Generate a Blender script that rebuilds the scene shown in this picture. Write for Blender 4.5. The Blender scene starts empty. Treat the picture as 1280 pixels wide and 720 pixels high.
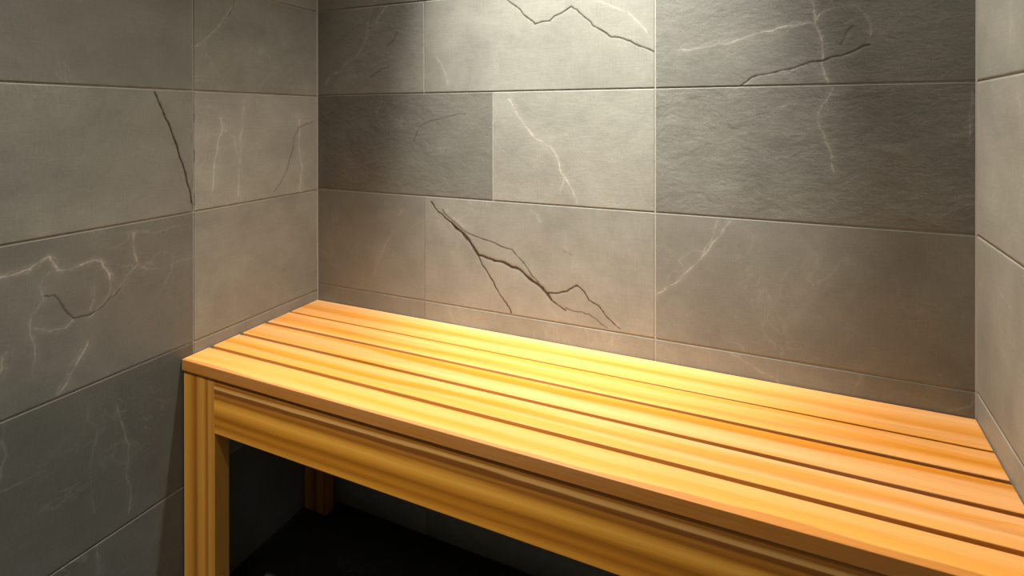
import bpy, bmesh, math, random
import numpy as np
from mathutils import Matrix, Vector

rng = np.random.default_rng(7)
random.seed(7)
C = bpy.context.scene.collection

# ------------------------------------------------------------------ sizes (metres)
W = 1.2716            # clear width of the alcove at the back wall
AR = -0.1072          # the right-hand wall runs slightly inwards
H = 2.25              # ceiling height
GROUT = 0.0024        # joint width

# natural markings in the stone: wall, kind (V pale vein / C dark cleft), width mm, strength, path on the wall (along, height)
VEINS = [
('left', 'V', 2.5, 0.55, [(0.2242, 1.1682), (0.2388, 1.1409), (0.2566, 1.1168), (0.2806, 1.0894), (0.31, 1.0623)]),
('left', 'C', 1.6, 0.55, [(0.2223, 1.1752), (0.2334, 1.1468), (0.2442, 1.1318)]),
('left', 'C', 3.0, 1.0, [(0.3867, 0.9723), (0.373, 0.9414), (0.3588, 0.9081), (0.3442, 0.8636), (0.3307, 0.8224), (0.3216, 0.7853), (0.3163, 0.7528)]),
('left', 'C', 1.4, 0.5, [(0.3165, 0.9753), (0.315, 0.9375), (0.3182, 0.8921), (0.3151, 0.8693), (0.316, 0.8239), (0.3154, 0.7526)]),
('left', 'V', 4, 0.5, [(0.2588, 0.9267), (0.2553, 0.9059), (0.2658, 0.8633), (0.2762, 0.7807)]),
('left', 'V', 5, 0.4, [(0.2553, 0.9059), (0.2284, 0.884), (0.2155, 0.8388), (0.2194, 0.7647)]),
('left', 'V', 8, 0.3, [(0.2058, 0.9633), (0.2097, 0.9049), (0.2155, 0.8305)]),
('left', 'C', 2.5, 0.35, [(0.0149, 0.9163), (0.0599, 0.9017), (0.0767, 0.852), (0.0976, 0.7985), (0.1288, 0.7608)]),
('left', 'V', 7, 0.45, [(0.0574, 0.9205), (0.0479, 0.8067), (0.0578, 0.7605), (0.048, 0.7384)]),
('left', 'V', 3, 0.8, [(0.6026, 0.7074), (0.5958, 0.7043), (0.5784, 0.705), (0.5629, 0.7065), (0.5507, 0.715), (0.5381, 0.7189), (0.5331, 0.7068), (0.5292, 0.6961), (0.5138, 0.6931), (0.4968, 0.6973), (0.4814, 0.6996), (0.4701, 0.6941), (0.4631, 0.6793), (0.4573, 0.6606)]),
('left', 'V', 3, 0.4, [(0.4216, 0.7321), (0.4216, 0.7007), (0.4153, 0.6758), (0.4306, 0.6623), (0.4466, 0.6402), (0.4632, 0.627), (0.4838, 0.6108)]),
('left', 'V', 3, 0.3, [(0.4573, 0.6606), (0.4585, 0.6412), (0.4667, 0.6243), (0.4871, 0.6108)]),
('left', 'C', 2.0, 0.6, [(0.546, 0.6627), (0.5332, 0.6598), (0.5232, 0.6407), (0.5087, 0.616), (0.486, 0.6142), (0.4632, 0.627), (0.4429, 0.643)]),
('left', 'V', 2.5, 0.4, [(0.5087, 0.616), (0.5192, 0.605), (0.5383, 0.6074), (0.5575, 0.6195)]),
('left', 'V', 4, 0.25, [(0.5391, 0.6964), (0.5507, 0.6796), (0.546, 0.6627), (0.5574, 0.6429), (0.5631, 0.6297), (0.5575, 0.596), (0.5605, 0.5505)]),
('left', 'V', 4, 0.5, [(0.4894, 0.5722), (0.5004, 0.5515), (0.5142, 0.529), (0.5265, 0.5104)]),
('left', 'V', 4, 0.35, [(0.4804, 0.6571), (0.4815, 0.6331), (0.486, 0.6218)]),
('left', 'V', 4, 0.18, [(0.4153, 0.6758), (0.3955, 0.6608), (0.3564, 0.6589), (0.3187, 0.6625)]),
('left', 'V', 4, 0.3, [(0.5961, 0.5927), (0.5892, 0.5965), (0.5935, 0.577), (0.6012, 0.5582)]),
('left', 'V', 3.5, 0.22, [(0.4482, 0.4507), (0.4361, 0.3973), (0.4312, 0.3472), (0.4302, 0.257)]),
('left', 'V', 3.5, 0.1, [(0.4897, 0.4669), (0.482, 0.3989), (0.4811, 0.2957)]),
('left', 'V', 5, 0.12, [(0.5964, 0.4217), (0.5895, 0.4511), (0.5928, 0.4981)]),
('left', 'V', 3.5, 0.22, [(0.4801, 0.259), (0.4779, 0.229), (0.4757, 0.1756)]),
('back', 'V', 3, 0.45, [(0.1612, 1.1739), (0.1495, 1.1131), (0.119, 1.0677), (0.0757, 1.041), (0.0262, 1.0077)]),
('back', 'V', 3, 0.45, [(0.2066, 1.1831), (0.1818, 1.1574), (0.1772, 1.143)]),
('back', 'C', 2.5, 0.35, [(0.2175, 1.0432), (0.1929, 1.0367), (0.161, 1.0193)]),
('back', 'C', 2.5, 0.35, [(0.2375, 1.1205), (0.2265, 1.103), (0.2087, 1.0894)]),
('back', 'C', 2.2, 1.0, [(0.5027, 1.1777), (0.5099, 1.1688), (0.5456, 1.1364), (0.5717, 1.115), (0.6024, 1.1192), (0.6471, 1.1441), (0.668, 1.1268), (0.6902, 1.1035), (0.7244, 1.0798), (0.7426, 1.0772), (0.768, 1.0652), (0.8058, 1.047)]),
('back', 'V', 4, 0.5, [(0.6965, 1.1491), (0.7182, 1.1426), (0.7561, 1.1259), (0.7783, 1.1018), (0.7986, 1.0738)]),
('back', 'V', 7, 0.25, [(0.3389, 1.0613), (0.3612, 1.0254), (0.3692, 0.9991)]),
('back', 'C', 2.5, 0.3, [(0.4124, 0.9331), (0.355, 0.9244), (0.2952, 0.9047), (0.2803, 0.8724)]),
('back', 'V', 2.5, 0.12, [(0.1399, 0.9204), (0.1422, 0.881), (0.1768, 0.8556), (0.2217, 0.8384)]),
('back', 'V', 5, 0.25, [(0.1951, 0.9758), (0.1769, 0.939), (0.1995, 0.9021)]),
('back', 'V', 4.5, 0.55, [(0.5134, 0.9642), (0.517, 0.9608), (0.5331, 0.9312), (0.5646, 0.8923), (0.5955, 0.872), (0.6206, 0.8424), (0.6322, 0.8113), (0.6502, 0.7839), (0.6583, 0.7609)]),
('back', 'V', 3.5, 0.45, [(0.6322, 0.8113), (0.6239, 0.7792)]),
('back', 'V', 2.6, 0.55, [(0.8494, 1.0491), (0.9046, 1.0519), (0.9485, 1.062), (0.9896, 1.0731), (1.0256, 1.0801), (1.0605, 1.0829)]),
('back', 'V', 4.5, 0.5, [(1.0559, 1.128), (1.0582, 1.1199), (1.0627, 1.0946), (1.0628, 1.0801), (1.0719, 1.0547), (1.0741, 1.031), (1.0764, 0.9957), (1.0809, 0.9787)]),
('back', 'V', 2.5, 0.55, [(1.0627, 1.0854), (1.0696, 1.0966), (1.0864, 1.1044), (1.1074, 1.1078), (1.1194, 1.1068)]),
('back', 'V', 3, 0.28, [(1.1194, 1.1068), (1.1313, 1.0892), (1.1398, 1.0658), (1.1377, 1.047)]),
('back', 'C', 2.4, 0.7, [(0.9511, 0.9818), (0.9674, 0.9951), (0.9945, 1.0011), (1.035, 1.0103), (1.0571, 1.0187), (1.0865, 1.0253), (1.1108, 1.0306), (1.1377, 1.0419)]),
('back', 'V', 3, 0.35, [(0.9511, 0.979), (0.9674, 0.9924), (0.9945, 0.9983), (1.035, 1.0077)]),
('back', 'C', 3, 0.3, [(1.1151, 1.0739), (1.1042, 1.0579), (1.0976, 1.0441)]),
('back', 'V', 3.5, 0.45, [(1.0888, 0.9759), (1.0776, 0.9527), (1.0674, 0.9279), (1.0697, 0.9083), (1.0776, 0.8888), (1.0866, 0.8643), (1.0889, 0.8397)]),
('back', 'C', 2.2, 0.3, [(0.9761, 0.9307), (0.9945, 0.9347)]),
('back', 'V', 2, 0.3, [(1.2664, 0.9707), (1.2637, 0.9351), (1.2628, 0.8875)]),
('back', 'C', 3.0, 0.8, [(0.3262, 0.7409), (0.3447, 0.7193), (0.3768, 0.6991), (0.4025, 0.6806), (0.4257, 0.6571), (0.4429, 0.635)]),
('back', 'C', 5.0, 1.0, [(0.3768, 0.6991), (0.4025, 0.6806), (0.4257, 0.6571), (0.4429, 0.635), (0.4803, 0.6273), (0.5204, 0.6185), (0.5523, 0.6043), (0.5766, 0.5912), (0.5953, 0.5759), (0.6055, 0.563)]),
('back', 'C', 2.5, 0.8, [(0.6055, 0.563), (0.6205, 0.554), (0.6354, 0.5467)]),
('back', 'C', 2.6, 0.9, [(0.4429, 0.635), (0.4673, 0.5973), (0.4877, 0.5664), (0.5077, 0.5426), (0.5185, 0.5244)]),
('back', 'C', 2.0, 0.7, [(0.3548, 0.7253), (0.3907, 0.6968), (0.4199, 0.6787), (0.4674, 0.6678), (0.5204, 0.6548), (0.5453, 0.6312), (0.5645, 0.6058), (0.5834, 0.5856)]),
('back', 'C', 3.0, 0.9, [(0.5953, 0.5759), (0.6387, 0.5849), (0.6582, 0.5985)]),
('back', 'C', 2.2, 0.8, [(0.6582, 0.5985), (0.6822, 0.5737), (0.7011, 0.5656), (0.7181, 0.5452), (0.7425, 0.5278)]),
('back', 'C', 1.8, 0.6, [(0.6354, 0.5514), (0.6679, 0.5484), (0.6964, 0.5388), (0.7181, 0.5253)]),
('back', 'V', 3, 0.5, [(0.7273, 0.5436), (0.7425, 0.5278)]),
('back', 'V', 3, 0.35, [(0.3609, 0.7292), (0.3946, 0.7023), (0.4083, 0.6914)]),
('back', 'V', 2.5, 0.35, [(0.25, 0.7161), (0.2413, 0.7045)]),
('back', 'V', 3, 0.3, [(0.2259, 0.665), (0.2058, 0.6393), (0.1855, 0.6041), (0.1695, 0.5614)]),
('back', 'V', 2.5, 0.4, [(0.3707, 0.5057), (0.3806, 0.4916), (0.3905, 0.4793)]),
('back', 'V', 3, 0.25, [(0.5611, 0.7416), (0.5835, 0.7158)]),
('back', 'V', 3, 0.25, [(0.6322, 0.7008), (0.6404, 0.6591)]),
('back', 'C', 2.5, 0.2, [(0.6305, 0.6628), (0.6469, 0.6566)]),
('back', 'V', 2.6, 0.6, [(0.9333, 0.7469), (0.9191, 0.7219), (0.8928, 0.6855), (0.8618, 0.6492), (0.8327, 0.621), (0.8101, 0.6034)]),
('back', 'V', 2.6, 0.4, [(0.9139, 0.7454), (0.9047, 0.7122), (0.8901, 0.6853)]),
('back', 'V', 2.6, 0.5, [(0.936, 0.5146), (0.9576, 0.5061), (0.9812, 0.4942), (1.0104, 0.4796)]),
('back', 'V', 2.6, 0.35, [(1.2669, 0.5141), (1.2651, 0.4982), (1.249, 0.4887), (1.2385, 0.4839)]),
('back', 'V', 2.6, 0.25, [(1.1263, 0.5224), (1.1253, 0.5069), (1.1199, 0.4968)]),
('back', 'V', 2.6, 0.2, [(0.7289, 0.5058), (0.7273, 0.4934)]),
('right', 'V', 4, 0.35, [(0.0911, 0.7017), (0.1434, 0.691)]),
('right', 'V', 4, 0.3, [(0.1548, 0.6614), (0.1604, 0.6422)]),
('right', 'V', 9, 0.35, [(0.1562, 0.9681), (0.1725, 0.9482), (0.1805, 0.9056)]),
('right', 'V', 6, 0.3, [(0.1388, 1.0737), (0.1447, 1.0429), (0.1391, 1.0039)]),
('right', 'V', 6, 0.25, [(0.0715, 0.575), (0.0751, 0.544)]),
]

SEEDS = [1, 2, 3, 4, 5]
LAMP = (1.0, .965, .89)
SPOTS = [('recessed_spotlight', (.665, -.69, 2.2), (.66, 0, 1.05), 290, 38.5, .025),
         ('rear_spotlight', (.70, -.125, 2.18), (.74, -.07, 0), 142, 82, .025),
         ('bench_front_fill_spot', (.20, -.98, 2.2), (.38, -.84, 0), 215, 65, .03)]  # last spot is an added fill for the front rail and leg
ROOM_POS, ROOM_W, WORLD, EXPO = (.85, -1.5, 1.9), 2.0, .02, 0.0

GD = .0016            # how far the joints sit back

# ------------------------------------------------------------------ node helpers
def new_mat(name):
    m = bpy.data.materials.new(name); m.use_nodes = True
    nt = m.node_tree; nt.nodes.clear()
    out = nt.nodes.new('ShaderNodeOutputMaterial')
    b = nt.nodes.new('ShaderNodeBsdfPrincipled')
    nt.links.new(b.outputs[0], out.inputs[0])
    return m, nt, b

def nd(nt, typ, ins=None, **kw):
    n = nt.nodes.new(typ)
    for k, v in kw.items(): setattr(n, k, v)
    for k, v in (ins or {}).items():
        if isinstance(v, bpy.types.NodeSocket): nt.links.new(v, n.inputs[k])
        else: n.inputs[k].default_value = v
    return n

def mth(nt, op, a, b=0.0, c=0.0, clamp=False):
    n = nd(nt, 'ShaderNodeMath', {0: a, 1: b, 2: c}, operation=op); n.use_clamp = clamp
    return n.outputs[0]

def attr(nt, name, vec=False):
    n = nd(nt, 'ShaderNodeAttribute', attribute_name=name)
    return n.outputs['Vector'] if vec else n.outputs['Fac']

def scalev(nt, v, s, off=(0, 0, 0)):
    return nd(nt, 'ShaderNodeMapping', {'Vector': v, 'Scale': s, 'Location': off}).outputs[0]

def noise(nt, v, scale, detail=4, rough=.55, dist=0.0):
    return nd(nt, 'ShaderNodeTexNoise', {'Vector': v, 'Scale': scale, 'Detail': detail, 'Roughness': rough, 'Distortion': dist}).outputs['Fac']

def rng_map(nt, v, a, b, c=0.0, d=1.0):
    return nd(nt, 'ShaderNodeMapRange', {0: v, 1: a, 2: b, 3: c, 4: d}, clamp=True).outputs[0]

def mixc(nt, f, a, b, mode='MIX'):
    n = nt.nodes.new('ShaderNodeMix'); n.data_type = 'RGBA'; n.blend_type = mode
    for i, v in ((0, f), (6, a), (7, b)):
        if isinstance(v, bpy.types.NodeSocket): nt.links.new(v, n.inputs[i])
        else: n.inputs[i].default_value = v
    return n.outputs[2]

def ramp(nt, f, stops):
    n = nt.nodes.new('ShaderNodeValToRGB'); nt.links.new(f, n.inputs[0])
    e = n.color_ramp.elements
    e.remove(e[-1])
    e[0].position, e[0].color = stops[0][0], (*stops[0][1], 1)
    for p, c in stops[1:]:
        x = e.new(p); x.color = (*c, 1)
    return n.outputs[0]

# ------------------------------------------------------------------ materials
def stone_material(name, base):
    m, nt, b = new_mat(name)
    st = attr(nt, 'stone', True)
    tone, cleft, vein, crack = (attr(nt, k) for k in ('tone', 'cleft', 'vein', 'crack'))
    cloud = noise(nt, st, 5.0, 5, .6, .6)
    blot = noise(nt, scalev(nt, st, (1, 1, 1), (3, 8, 1)), 16, 6, .65, .4)
    linen_v = noise(nt, scalev(nt, st, (420, 45, 1)), 1, 2, .6)
    linen_h = noise(nt, scalev(nt, st, (40, 380, 1)), 1, 2, .6)
    speck = noise(nt, st, 260, 3, .7)
    f = mth(nt, 'MULTIPLY', rng_map(nt, cloud, .25, .75, .82, 1.18), rng_map(nt, blot, .2, .8, .88, 1.12))
    f = mth(nt, 'MULTIPLY', f, rng_map(nt, linen_v, .25, .75, .95, 1.05))
    f = mth(nt, 'MULTIPLY', f, rng_map(nt, linen_h, .25, .75, .95, 1.05))
    f = mth(nt, 'MULTIPLY', f, rng_map(nt, speck, .2, .8, .93, 1.07))
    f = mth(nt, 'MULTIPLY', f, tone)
    hsv = nd(nt, 'ShaderNodeMix', {0: 1.0}, data_type='RGBA', blend_type='MULTIPLY')
    hsv.inputs[6].default_value = (*base, 1)
    comb = nd(nt, 'ShaderNodeCombineColor', {0: f, 1: f, 2: f})
    nt.links.new(comb.outputs[0], hsv.inputs[7])
    col = hsv.outputs[2]
    # wispy self-veining everywhere, very faint
    wv = noise(nt, scalev(nt, st, (1, 1, 1), (11, 2, 5)), 4.5, 6, .6, 1.6)
    wisp = rng_map(nt, mth(nt, 'ABSOLUTE', mth(nt, 'SUBTRACT', wv, .5)), 0.0, .012, .09, 0.0)
    wm = rng_map(nt, noise(nt, scalev(nt, st, (1, 1, 1), (1, 9, 4)), 5, 2), .5, .62)
    wisp = mth(nt, 'MULTIPLY', wisp, wm)
    brk = mth(nt, 'MULTIPLY', rng_map(nt, noise(nt, st, 190, 3, .7), .3, .62, .5, 1.2), rng_map(nt, noise(nt, st, 38, 2, .6), .35, .6, .3, 1.15))
    vf = mth(nt, 'ADD', mth(nt, 'MULTIPLY', vein, brk), wisp, clamp=True)
    col = mixc(nt, vf, col, (.66, .62, .54, 1))
    cf = mth(nt, 'MULTIPLY', crack, rng_map(nt, noise(nt, st, 260, 3, .7), .3, .55, .7, 1.3), clamp=True)
    col = mixc(nt, cf, col, (.040, .026, .014, 1))
    nt.links.new(col, b.inputs['Base Color'])
    b.inputs['Roughness'].default_value = .52
    b.inputs['Specular IOR Level'].default_value = .35
    # surface relief
    flake = noise(nt, scalev(nt, st, (34, 42, 1)), 1, 9, .70, .35)
    flake2 = noise(nt, scalev(nt, st, (13, 17, 1), (5, 5, 0)), 1, 5, .55, .4)
    h1 = mth(nt, 'MULTIPLY', mth(nt, 'ADD', flake, mth(nt, 'MULTIPLY', flake2, 1.5)), mth(nt, 'MULTIPLY', cleft, .0022))
    h2 = mth(nt, 'MULTIPLY', mth(nt, 'ADD', linen_v, linen_h), .00008)
    h3 = mth(nt, 'MULTIPLY', speck, .00012)
    hh = mth(nt, 'ADD', mth(nt, 'ADD', h1, h2), h3)
    bp = nd(nt, 'ShaderNodeBump', {'Strength': 1.0, 'Distance': 1.0, 'Height': hh})
    nt.links.new(bp.outputs[0], b.inputs['Normal'])
    return m

def grout_material(name, colour):
    m, nt, b = new_mat(name)
    g = nd(nt, 'ShaderNodeNewGeometry').outputs['Position']
    f = noise(nt, g, 220, 4, .6)
    c = mixc(nt, rng_map(nt, f, .3, .7), (*[k * .8 for k in colour], 1), (*colour, 1))
    nt.links.new(c, b.inputs['Base Color']); b.inputs['Roughness'].default_value = .85
    return m

PALE, GOLD, AMBER, BROWN = (.79, .41, .165), (.74, .285, .030), (.57, .19, .008), (.30, .115, .015)
def wood_material(name, darker=1.0, bands=None):
    m, nt, b = new_mat(name)
    g = attr(nt, 'grain', True)
    warp = noise(nt, scalev(nt, g, (2.2, 9, 9)), 1, 3, .5)
    off = nd(nt, 'ShaderNodeCombineXYZ', {1: mth(nt, 'MULTIPLY', mth(nt, 'SUBTRACT', warp, .5), .055)}).outputs[0]
    gw = nd(nt, 'ShaderNodeVectorMath', {0: g, 1: off}, operation='ADD').outputs[0]
    broad = noise(nt, scalev(nt, gw, (.55, 26, 14)), 1, 2, .5)
    fine = noise(nt, scalev(nt, gw, (1.3, 105, 60)), 1, 4, .6)
    hair = noise(nt, scalev(nt, gw, (6, 620, 400)), 1, 3, .6)
    t = mth(nt, 'ADD', mth(nt, 'MULTIPLY', broad, .72), mth(nt, 'MULTIPLY', fine, .28))
    col = ramp(nt, t, [(.38, AMBER), (.46, GOLD), (.54, tuple((a + c) / 2 for a, c in zip(PALE, GOLD))), (.62, PALE)])
    if bands:                      # heartwood/sapwood stripes along this one board, plus painted front-edge shade on the slats
        wob = mth(nt, 'MULTIPLY', mth(nt, 'SUBTRACT', noise(nt, scalev(nt, g, (1.6, 5, 5), (4, 4, 4)), 1, 3, .5), .5), bands[3])
        wob2 = mth(nt, 'MULTIPLY', mth(nt, 'SUBTRACT', fine, .5), bands[5])
        mixv = mth(nt, 'ADD', attr(nt, 'band'), mth(nt, 'ADD', wob, wob2))
        k = rng_map(nt, mixv, bands[0], bands[1])
        col2 = ramp(nt, k, bands[2])
        col = mixc(nt, bands[4], col, col2)
    hm = rng_map(nt, hair, .3, .7, .90, 1.06)
    comb = nd(nt, 'ShaderNodeCombineColor', {0: hm, 1: hm, 2: hm}).outputs[0]
    col = mixc(nt, 1.0, col, comb, 'MULTIPLY')
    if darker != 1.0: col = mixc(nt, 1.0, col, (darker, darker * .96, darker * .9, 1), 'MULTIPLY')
    nt.links.new(col, b.inputs['Base Color'])
    b.inputs['Roughness'].default_value = .42
    b.inputs['Specular IOR Level'].default_value = .45
    bp = nd(nt, 'ShaderNodeBump', {'Strength': .6, 'Distance': 1.0, 'Height': mth(nt, 'MULTIPLY', hair, .00012)})
    nt.links.new(bp.outputs[0], b.inputs['Normal'])
    return m

def plain_material(name, colour, rough=.8):
    m, nt, b = new_mat(name)
    g = nd(nt, 'ShaderNodeNewGeometry').outputs['Position']
    f = noise(nt, g, 40, 4, .6)
    nt.links.new(mixc(nt, f, (*[k * .94 for k in colour], 1), (*colour, 1)), b.inputs['Base Color'])
    b.inputs['Roughness'].default_value = rough
    return m

STONE = (.242, .240, .206)
M_stone = stone_material('grey_slate_tile', STONE)
M_floor = stone_material('dark_slate_floor_tile', (.035, .034, .030))
M_grout = grout_material('pale_grout', (.46, .44, .38))
M_dgrout = grout_material('dark_grout', (.20, .19, .17))
M_caulk = plain_material('pale_caulk', (.36, .34, .30), .5)
M_ceil = plain_material('white_ceiling_paint', (.62, .60, .56))
M_wood = wood_material('golden_wood')
MID = (.76, .34, .07)
def across(y0, y1, *st):
    return [((y0 + (y1 - y0) * t + .345) / .345, c) for t, c in st]
stripes = (across(-.340, -.2845, (.0, (.34, .11, .006)), (.03, (.34, .11, .006)), (.07, MID), (.35, GOLD), (.55, MID), (.80, MID), (.92, GOLD), (1.0, AMBER))  # first two stops: front-face shade painted into the slat colour
           + across(-.2785, -.219, (.0, MID), (.28, MID), (.42, PALE), (.52, AMBER), (.68, GOLD), (.78, PALE), (1.0, PALE))
           + across(-.213, -.156, (.0, GOLD), (.25, PALE), (.60, PALE), (.74, AMBER), (1.0, GOLD))
           + across(-.150, -.0885, (.0, PALE), (.25, MID), (.45, AMBER), (.62, GOLD), (.85, PALE), (1.0, GOLD))
           + across(-.085, -.005, (.0, MID), (.28, PALE), (.42, AMBER), (.58, GOLD), (.82, PALE), (1.0, PALE)))
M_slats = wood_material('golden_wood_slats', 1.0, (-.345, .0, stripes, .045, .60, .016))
M_under = wood_material('dark_gap_board', .06)  # near-black: gap shade put into the board colour
M_apron = wood_material('golden_wood_striped_rail', .95, (.356, .460, [
    (.00, (.66, .27, .022)), (.10, (.80, .35, .03)), (.20, (.44, .155, .007)), (.27, (.62, .25, .015)), (.36, (.38, .13, .006)), (.46, (.78, .34, .03)), (.54, (.96, .50, .08)), (.62, (.80, .36, .035)),
    (.68, (.34, .115, .006)), (.735, (.52, .20, .015)), (.77, (.20, .06, .003)), (.825, (.26, .085, .005)), (.843, (.80, .46, .15)), (.875, (.74, .40, .11)), (.905, (.30, .10, .006)), (.95, (.44, .16, .01)), (1.0, (.28, .09, .005))], .007, .94, .008))
M_leg = wood_material('golden_wood_striped_post', .95, (.0, .086, [
    (.00, (.78, .42, .07)), (.22, (.62, .27, .03)), (.38, (.26, .09, .006)), (.46, (.60, .27, .03)), (.62, (.70, .34, .05)),
    (.72, (.28, .10, .008)), (.80, (.66, .31, .035)), (.92, (.50, .21, .02)), (1.0, (.74, .38, .06))], .006, .85, .004))

# ------------------------------------------------------------------ stone markings
def roughen(path, amp=.07, levels=2):
    p = np.array(path, float)
    for _ in range(levels):
        q = [p[0]]
        for a, b in zip(p[:-1], p[1:]):
            d = b - a; n = np.array([-d[1], d[0]])
            q += [(a + b) / 2 + n * rng.normal(0, amp), b]
        p = np.array(q)
    return p

MARKS = {}
for w, k, wd, s, q in VEINS:
    p = roughen(q, (.05 if k == 'C' else .055))
    mod = np.clip(rng.normal(.85, .22, len(p)), .35, 1.15)
    MARKS.setdefault(w, []).append((k, wd / 1000, s, p, mod))
    if k == 'V':
        for _ in range(2):
            p2 = roughen(q, .16, 2) + rng.normal(0, .0022, 2)
            MARKS[w].append((k, wd / 1000 * .7, s * .40, p2, np.clip(rng.normal(.6, .35, len(p2)), .0, 1.1)))

def marks_at(wall, U, V):
    """vein, crack masks and relief for grid points U, V (2-D arrays)"""
    vein = np.zeros_like(U); crack = np.zeros_like(U); relief = np.zeros_like(U)
    u0, u1, v0, v1 = U.min(), U.max(), V.min(), V.max()
    for k, w, s, p, mod in MARKS.get(wall, []):
        c = (p[:, 0].mean(), p[:, 1].mean())
        if not (u0 - .002 <= c[0] <= u1 + .002 and v0 - .002 <= c[1] <= v1 + .002): continue   # a marking stays on its own tile
        best = np.full_like(U, 9.0); mm = np.ones_like(U); side = np.zeros_like(U)
        for i in range(len(p) - 1):
            a, b = p[i], p[i + 1]; d = b - a; L2 = d @ d
            if L2 < 1e-12: continue
            sl = (slice(None), slice(None))
            iu = np.where((U[:, 0] > min(a[0], b[0]) - .02) & (U[:, 0] < max(a[0], b[0]) + .02))[0]
            iv = np.where((V[0] > min(a[1], b[1]) - .02) & (V[0] < max(a[1], b[1]) + .02))[0]
            if not len(iu) or not len(iv): continue
            sl = (slice(iu[0], iu[-1] + 1), slice(iv[0], iv[-1] + 1))
            x, y = U[sl] - a[0], V[sl] - a[1]
            t = np.clip((x * d[0] + y * d[1]) / L2, 0, 1)
            dist = np.hypot(x - t * d[0], y - t * d[1])
            better = dist < best[sl]
            best[sl] = np.where(better, dist, best[sl])
            mm[sl] = np.where(better, mod[i] * (1 - t) + mod[i + 1] * t, mm[sl])
        ww = w * (.55 + .45 * mm)
        g = np.exp(-(best / (ww * (.32 if k == 'V' else .5))) ** 2)
        if k == 'V': vein = np.maximum(vein, .8 * s * mm * g + s * .13 * np.exp(-(best / (ww * 2.2)) ** 2))
        else:
            crack = np.maximum(crack, np.clip(s * (.6 + .4 * mm) * g * 1.5, 0, 1))
            relief = np.minimum(relief, -s * w * .16 * np.exp(-(best / (ww * .8)) ** 2))
    return vein, crack, relief

class WallBuilder:
    def __init__(self, wall, origin, du, n, up=(0, 0, 1)):
        self.w, self.o, self.du, self.n, self.up = wall, np.array(origin, float), np.array(du, float), np.array(n, float), np.array(up, float)
        self.co, self.fa, self.mi, self.at, self.k = [], [], [], {'tone': [], 'cleft': [], 'vein': [], 'crack': []}, 0
        self.st = []
    def grid(self, Us, Vs, Hh, at, seed, mat=0):
        nu, nv = Us.shape
        P = self.o + Us[..., None] * self.du + Vs[..., None] * self.up + Hh[..., None] * self.n
        idx = self.k + np.arange(nu * nv).reshape(nu, nv)
        f = np.stack([idx[:-1, :-1], idx[1:, :-1], idx[1:, 1:], idx[:-1, 1:]], -1).reshape(-1, 4)
        if np.dot(np.cross(self.du, self.up), self.n) < 0: f = f[:, ::-1]
        self.co.append(P.reshape(-1, 3)); self.fa.append(f); self.mi.append(np.full(len(f), mat, np.int32)); self.k += nu * nv
        for key in self.at: self.at[key].append(np.broadcast_to(at.get(key, 0.0), Us.shape).reshape(-1))
        sx, sy = (seed * 7.31) % 50, (seed * 3.77) % 50
        self.st.append(np.stack([Us + sx, Vs + sy, np.full_like(Us, seed * .5)], -1).reshape(-1, 3))
    def tile(self, u0, u1, v0, v1, step, tone, cleft, seed, tight=()):
        g = GROUT / 2; bev = .0006
        gl, gr = (.0003 if 'l' in tight else g), (.0003 if 'r' in tight else g)
        u0, u1, v0, v1 = u0 + gl, u1 - gr, v0 + g, v1 - g
        def axis(a, b):
            inner = np.linspace(a + bev, b - bev, max(2, int(math.ceil((b - a) / step)) + 1))
            return np.concatenate([[a, a], inner, [b, b]]), np.concatenate([[-GD, -bev], np.zeros(len(inner)), [-bev, -GD]])
        au, hu = axis(u0, u1); av, hv = axis(v0, v1)
        U, V = np.meshgrid(au, av, indexing='ij')
        HH = np.minimum(hu[:, None], hv[None, :])
        at = {'tone': tone, 'cleft': cleft}
        if step < .02:
            vein, crack, relief = marks_at(self.w, U, V)
            at['vein'], at['crack'] = vein, crack
            edge = (HH > -.0001)
            HH = HH + np.where(edge, relief, 0)
        self.grid(U, V, HH, at, seed)
    def backing(self, u0, u1, v0, v1, depth=.09, mat=1):
        # grout bed: a slab behind the tiles
        for a, b, ax in ((-GD, -depth, 'f'),):
            U, V = np.meshgrid([u0, u1], [v0, v1], indexing='ij')
            self.grid(U, V, np.full_like(U, a), {'tone': 1.0}, 1, mat)
            # rear face and four sides
            P = [self.o + u * self.du + v * self.up + h * self.n for h in (a, b) for u in (u0, u1) for v in (v0, v1)]
            base = self.k
            self.co.append(np.array(P)); self.k += 8
            q = np.array([[4, 5, 7, 6], [0, 4, 6, 2], [1, 3, 7, 5], [0, 1, 5, 4], [2, 6, 7, 3]]) + base
            self.fa.append(q); self.mi.append(np.full(5, mat, np.int32))
            for key in self.at: self.at[key].append(np.zeros(8))
            self.st.append(np.zeros((8, 3)))
    def build(self, name, mats):
        me = bpy.data.meshes.new(name)
        co = np.concatenate(self.co).astype(np.float32); fa = np.concatenate(self.fa).astype(np.int32); mi = np.concatenate(self.mi)
        me.vertices.add(len(co)); me.vertices.foreach_set('co', co.ravel())
        me.loops.add(fa.size); me.loops.foreach_set('vertex_index', fa.ravel())
        me.polygons.add(len(fa)); me.polygons.foreach_set('loop_start', np.arange(0, fa.size, 4, dtype=np.int32))
        for m in mats: me.materials.append(m)
        me.polygons.foreach_set('material_index', mi)
        for key, v in self.at.items():
            a = me.attributes.new(key, 'FLOAT', 'POINT'); a.data.foreach_set('value', np.concatenate(v).astype(np.float32))
        a = me.attributes.new('stone', 'FLOAT_VECTOR', 'POINT'); a.data.foreach_set('vector', np.concatenate(self.st).astype(np.float32).ravel())
        me.update(); me.validate()
        o = bpy.data.objects.new(name, me); C.objects.link(o); o['kind'] = 'structure'
        return o

# ------------------------------------------------------------------ the room
FINE = .0013
ups = [1.417, 1.649, 1.881, 2.113, H]

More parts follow.
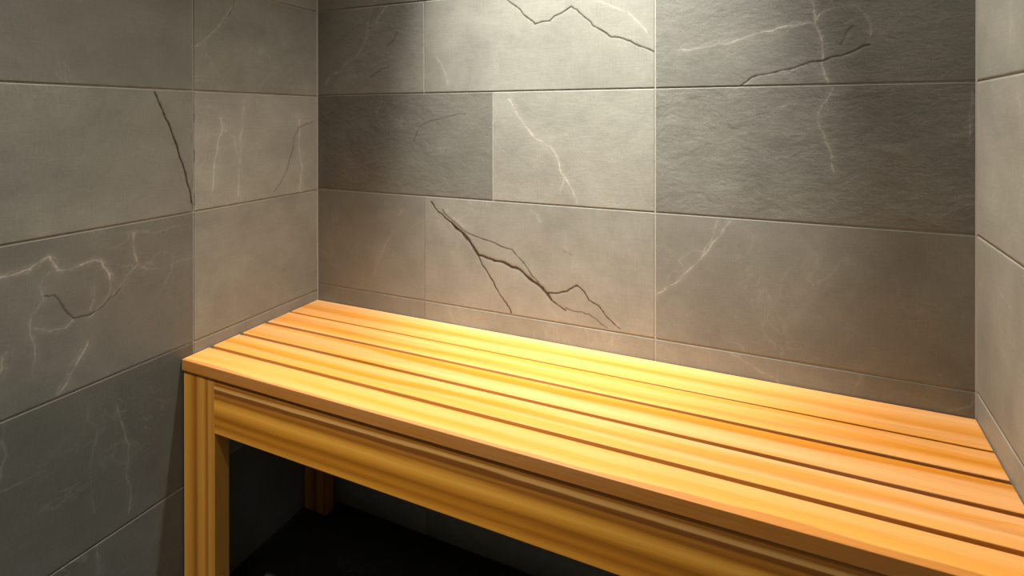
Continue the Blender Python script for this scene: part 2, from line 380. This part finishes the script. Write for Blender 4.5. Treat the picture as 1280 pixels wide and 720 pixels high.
# back wall: rows (bottom, top, joints, {tile index: (tone, cleft)})
wb = WallBuilder('back', (0, 0, 0), (1, 0, 0), (0, -1, 0))
Zb = [0, .056, .288, .520, .7526, .9806, 1.185] + ups
Jb = [[.309, .807], [.477, .807], [.309, .807], [.309, .807], [.477, .807], [.308, .807], [.520], [.309, .807], [.477], [.309, .807], [.520]]
Tb = {2: [(.85, .03), (1.0, .03), (.9, .03)], 3: [(.90, .04), (1.0, .04), (.84, .04)], 4: [(.66, .45), (1.15, .25), (.70, .75)], 5: [(.92, .30), (1.05, .12), (.72, .50)], 6: [(1.0, .1), (1.2, .1)]}
n = 0
for r in range(len(Zb) - 1):
    us = [0] + Jb[r] + [W]
    for i in range(len(us) - 1):
        n += 1
        tone, cl = Tb.get(r, [(1.0, .1)] * 4)[i]
        wb.tile(us[i], us[i + 1], Zb[r], Zb[r + 1], FINE if 2 <= r <= 6 and Zb[r] < 1.3 else .12, tone, cl, n, {(2, 0): 'r', (2, 1): 'l', (3, 0): 'r', (3, 1): 'l'}.get((r, i), ''))
wb.backing(-.05, W + .05, 0, H)
wb.build('wall_back', [M_stone, M_grout])

# left wall
wl = WallBuilder('left', (0, 0, 0), (0, -1, 0), (1, 0, 0))
Zl = [0, .2418, .5023, .7486, .978, 1.1847] + ups
Tl = {0: [(.62, .05), (.44, .05)], 1: [(1.0, .05), (.43, .05)], 2: [(1.05, .05), (.64, .06)], 3: [(1.15, .06), (.84, .03)], 4: [(.86, .04), (.74, .03)], 5: [(.95, .05), (.80, .05)]}  # outer column toned down: part of the light falloff is in the tile tone
for r in range(len(Zl) - 1):
    us = [0, .3155, .820, 1.325, 1.75]
    for i in range(4):
        n += 1
        tone, cl = (Tl.get(r, []) + [(1.0, .05)] * 4)[i]
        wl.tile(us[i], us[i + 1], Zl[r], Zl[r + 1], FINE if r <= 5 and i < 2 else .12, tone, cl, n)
wl.backing(-.05, 1.75, 0, H)
wl.build('wall_left', [M_stone, M_grout])

# right wall
wr = WallBuilder('right', (W, 0, 0), (math.sin(AR), -math.cos(AR), 0), (-math.cos(AR), -math.sin(AR), 0))
Zr = Zb
for r in range(len(Zr) - 1):
    us = [0, .430, .935, 1.440, 1.75]
    for i in range(4):
        n += 1
        wr.tile(us[i], us[i + 1], Zr[r], Zr[r + 1], .0025 if 2 <= r <= 6 and i == 0 else .12, 1.52, .05, n)
wr.backing(-.05, 1.75, 0, H)
wr.build('wall_right', [M_stone, M_grout])

# floor of large dark tiles, cut to the room
wf = WallBuilder('floor', (0, 0, 0), (1, 0, 0), (0, 0, 1), (0, -1, 0))
for i, (a, b_) in enumerate(((0, .60), (.60, W))):
    for j in range(3):
        n += 1
        wf.tile(a, b_, j * .60, j * .60 + .60, .12, 1.0, .1, n)
wf.backing(-.03, W + .03, -.03, 1.80)
fl = wf.build('floor', [M_floor, M_dgrout])
fl.location.z = 0.0

def slab(name, co, faces, mat):
    me = bpy.data.meshes.new(name); me.from_pydata(co, [], faces); me.materials.append(mat)
    o = bpy.data.objects.new(name, me); C.objects.link(o); o['kind'] = 'structure'
    return o
BOXF = [(0, 1, 3, 2), (4, 6, 7, 5), (0, 4, 5, 1), (2, 3, 7, 6), (0, 2, 6, 4), (1, 5, 7, 3)]
slab('ceiling', [(x, y, z) for x in (-.09, W + .09) for y in (-1.75, .09) for z in (H, H + .1)], BOXF, M_ceil)

def bead(name, x, y, dx, dy, z0, z1, s=.0022):
    """triangular bead of caulk up an inside corner"""
    P = [(0, 0), (dx * s, 0), (0, dy * s)]
    co = [(x + px, y + py, z) for z in (z0, z1) for px, py in P]
    return slab(name, co, [(0, 2, 1), (3, 4, 5), (0, 1, 4, 3), (1, 2, 5, 4), (2, 0, 3, 5)], M_caulk)
bead('trim_1', 0, 0, 1, -1, .0, H)
bead('trim_2', W, 0, -1, -1, .0, H)

# ------------------------------------------------------------------ the bench
TOP, TH = .480, .0205
bench = bpy.data.objects.new('wooden_bench', None); C.objects.link(bench)
bench.empty_display_size = .1
bench.location = (W / 2, -.178, 0)
bench['label'] = 'golden wooden slatted bench with plank legs against the grey stone tiled walls'
bench['category'] = 'bench'
OFF = Vector(bench.location)

def plank(name, corners, z0, z1, along, across, mat, bevel=.0018, seed=None, shift=(0, 0, 0)):
    """prism on a four-cornered plan with eased edges; grain runs along the given axis"""
    bm = bmesh.new()
    lo = [bm.verts.new((x, y, z0)) for x, y in corners]; hi = [bm.verts.new((x, y, z1)) for x, y in corners]
    bm.faces.new(lo[::-1]); bm.faces.new(hi)
    for i in range(4): bm.faces.new((lo[i], lo[(i + 1) % 4], hi[(i + 1) % 4], hi[i]))
    bmesh.ops.recalc_face_normals(bm, faces=bm.faces)
    bmesh.ops.bevel(bm, geom=list(bm.edges), offset=bevel, segments=3, profile=.6, affect='EDGES')
    me = bpy.data.meshes.new(name)
    co = [v.co.copy() for v in bm.verts]
    for v in bm.verts: v.co -= OFF
    bm.to_mesh(me); bm.free()
    a = me.attributes.new('grain', 'FLOAT_VECTOR', 'POINT')
    sx, sy, sz = (0, 0, 0) if seed is None else (seed * 3.7, seed * 1.93, seed * 2.41)
    third = 3 - along - across
    for i, c in enumerate(co):
        a.data[i].vector = (c[along] + shift[0] + sx, c[across] + shift[1] + sy, c[third] + shift[2] + sz)
    bd = me.attributes.new('band', 'FLOAT', 'POINT')
    for i, c in enumerate(co): bd.data[i].value = c[across] + shift[1]
    me.materials.append(mat)
    for p in me.polygons: p.use_smooth = False
    o = bpy.data.objects.new(name, me); C.objects.link(o); o.parent = bench
    return o

def wall_x(y): return W + y * math.tan(-AR) - .0015
def left_x(y): return .0015
# slats, back to front: y of the rear and front edges
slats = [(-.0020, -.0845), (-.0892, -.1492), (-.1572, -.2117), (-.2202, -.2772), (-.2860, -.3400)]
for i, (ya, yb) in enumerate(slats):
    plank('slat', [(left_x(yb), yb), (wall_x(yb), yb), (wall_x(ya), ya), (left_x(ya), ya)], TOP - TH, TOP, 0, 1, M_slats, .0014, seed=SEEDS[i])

YF = -.3375          # front face of the frame, just behind the slat edge
LW, LT = .082, .030
zt = TOP - TH
# front rail between the two front legs, flush with their faces
plank('front_rail', [(.0845, YF), (wall_x(YF) - .084, YF), (wall_x(YF) - .084, YF + .028), (.0845, YF + .028)], .361, zt, 0, 2, M_apron, .0012, shift=(3.3, 0, 0))
# legs: planks standing on the floor
def leg(x0, y0, w, t, sx):
    return plank('leg', [(x0, y0), (x0 + w, y0), (x0 + w, y0 + t), (x0, y0 + t)], .0005, zt, 2, 0, M_leg, .0016, shift=(sx, -x0, sx))
leg(.0035, YF, LW, LT, 1.0)
leg(wall_x(YF) - .0835, YF, LW, LT, 4.0)
leg(.0040, -.0460, .064, .026, 7.0)
leg(wall_x(-.046) - .066, -.0460, .064, .026, 9.0)
# rails at the ends and rear, bearers beneath the slats
plank('rear_rail', [(.070, -.042), (W - .075, -.042), (W - .075, -.022), (.070, -.022)], .385, zt, 0, 2, M_wood, .0012, seed=11)
plank('end_rail', [(.008, YF + LT + .001), (.030, YF + LT + .001), (.030, -.047), (.008, -.047)], .385, zt, 1, 2, M_wood, .0012, seed=12)
xr = wall_x(YF) - .030
plank('end_rail', [(xr, YF + LT + .001), (xr + .022, YF + LT + .001), (xr + .022, -.047), (xr, -.047)], .385, zt, 1, 2, M_wood, .0012, seed=13)
# added board under the slats: blocks light and darkens the gaps
plank('gap_block_board', [(.032, YF + .029), (W / 2 - .021 + .55, YF + .029), (W / 2 - .021 + .55, -.043), (.032, -.043)], zt - .014, zt - .005, 0, 1, M_under, .0008, seed=15)
plank('bearer', [(W / 2 - .02, YF + .029), (W / 2 + .02, YF + .029), (W / 2 + .02, -.043), (W / 2 - .02, -.043)], .415, zt - .0145, 1, 0, M_wood, .0012, seed=14)

# ------------------------------------------------------------------ light
def spot(name, loc, target, power, size, blend, radius, colour):
    l = bpy.data.lights.new(name, 'SPOT'); l.energy = power; l.spot_size = math.radians(size); l.spot_blend = blend
    l.shadow_soft_size = radius; l.color = colour
    o = bpy.data.objects.new(name, l); C.objects.link(o); o.location = loc
    o.rotation_euler = (Vector(target) - Vector(loc)).to_track_quat('-Z', 'Y').to_euler()
    return o
for nm, pos, tgt, watt, size, rad in SPOTS:
    spot(nm, pos, tgt, watt, size, 1.0, rad, LAMP)
l = bpy.data.lights.new('room_fill_light', 'AREA'); l.energy = ROOM_W; l.shape = 'DISK'; l.size = .35; l.color = LAMP
o = bpy.data.objects.new('room_fill_light', l); C.objects.link(o); o.location = ROOM_POS  # added soft fill from behind the camera, no real fixture

w = bpy.data.worlds.new('dim_fill_world'); bpy.context.scene.world = w; w.use_nodes = True  # even dim background added as soft frontal fill
w.node_tree.nodes['Background'].inputs[0].default_value = (1.0, .95, .88, 1)
w.node_tree.nodes['Background'].inputs[1].default_value = WORLD

# ------------------------------------------------------------------ camera
cam = bpy.data.cameras.new('camera'); co = bpy.data.objects.new('camera', cam); C.objects.link(co)
F, PX, PY = 646.097, 641.867, 146.538
cam.sensor_fit = 'HORIZONTAL'; cam.sensor_width = 36.0; cam.lens = F * 36 / 1280
cam.shift_x = (640 - PX) / 1280; cam.shift_y = -(360 - PY) / 1280
cam.clip_start = .01
co.matrix_world = Matrix.Translation((.94347, -.97467, .92943)) @ Matrix.Rotation(.40648, 4, 'Z') @ Matrix.Rotation(math.pi / 2 - .00226, 4, 'X') @ Matrix.Rotation(-.0006, 4, 'Z')
sc = bpy.context.scene
sc.camera = co
sc.view_settings.view_transform = 'Standard'; sc.view_settings.look = 'None'
sc.view_settings.gamma = 1.0; sc.view_settings.use_curve_mapping = False
sc.view_settings.exposure = EXPO
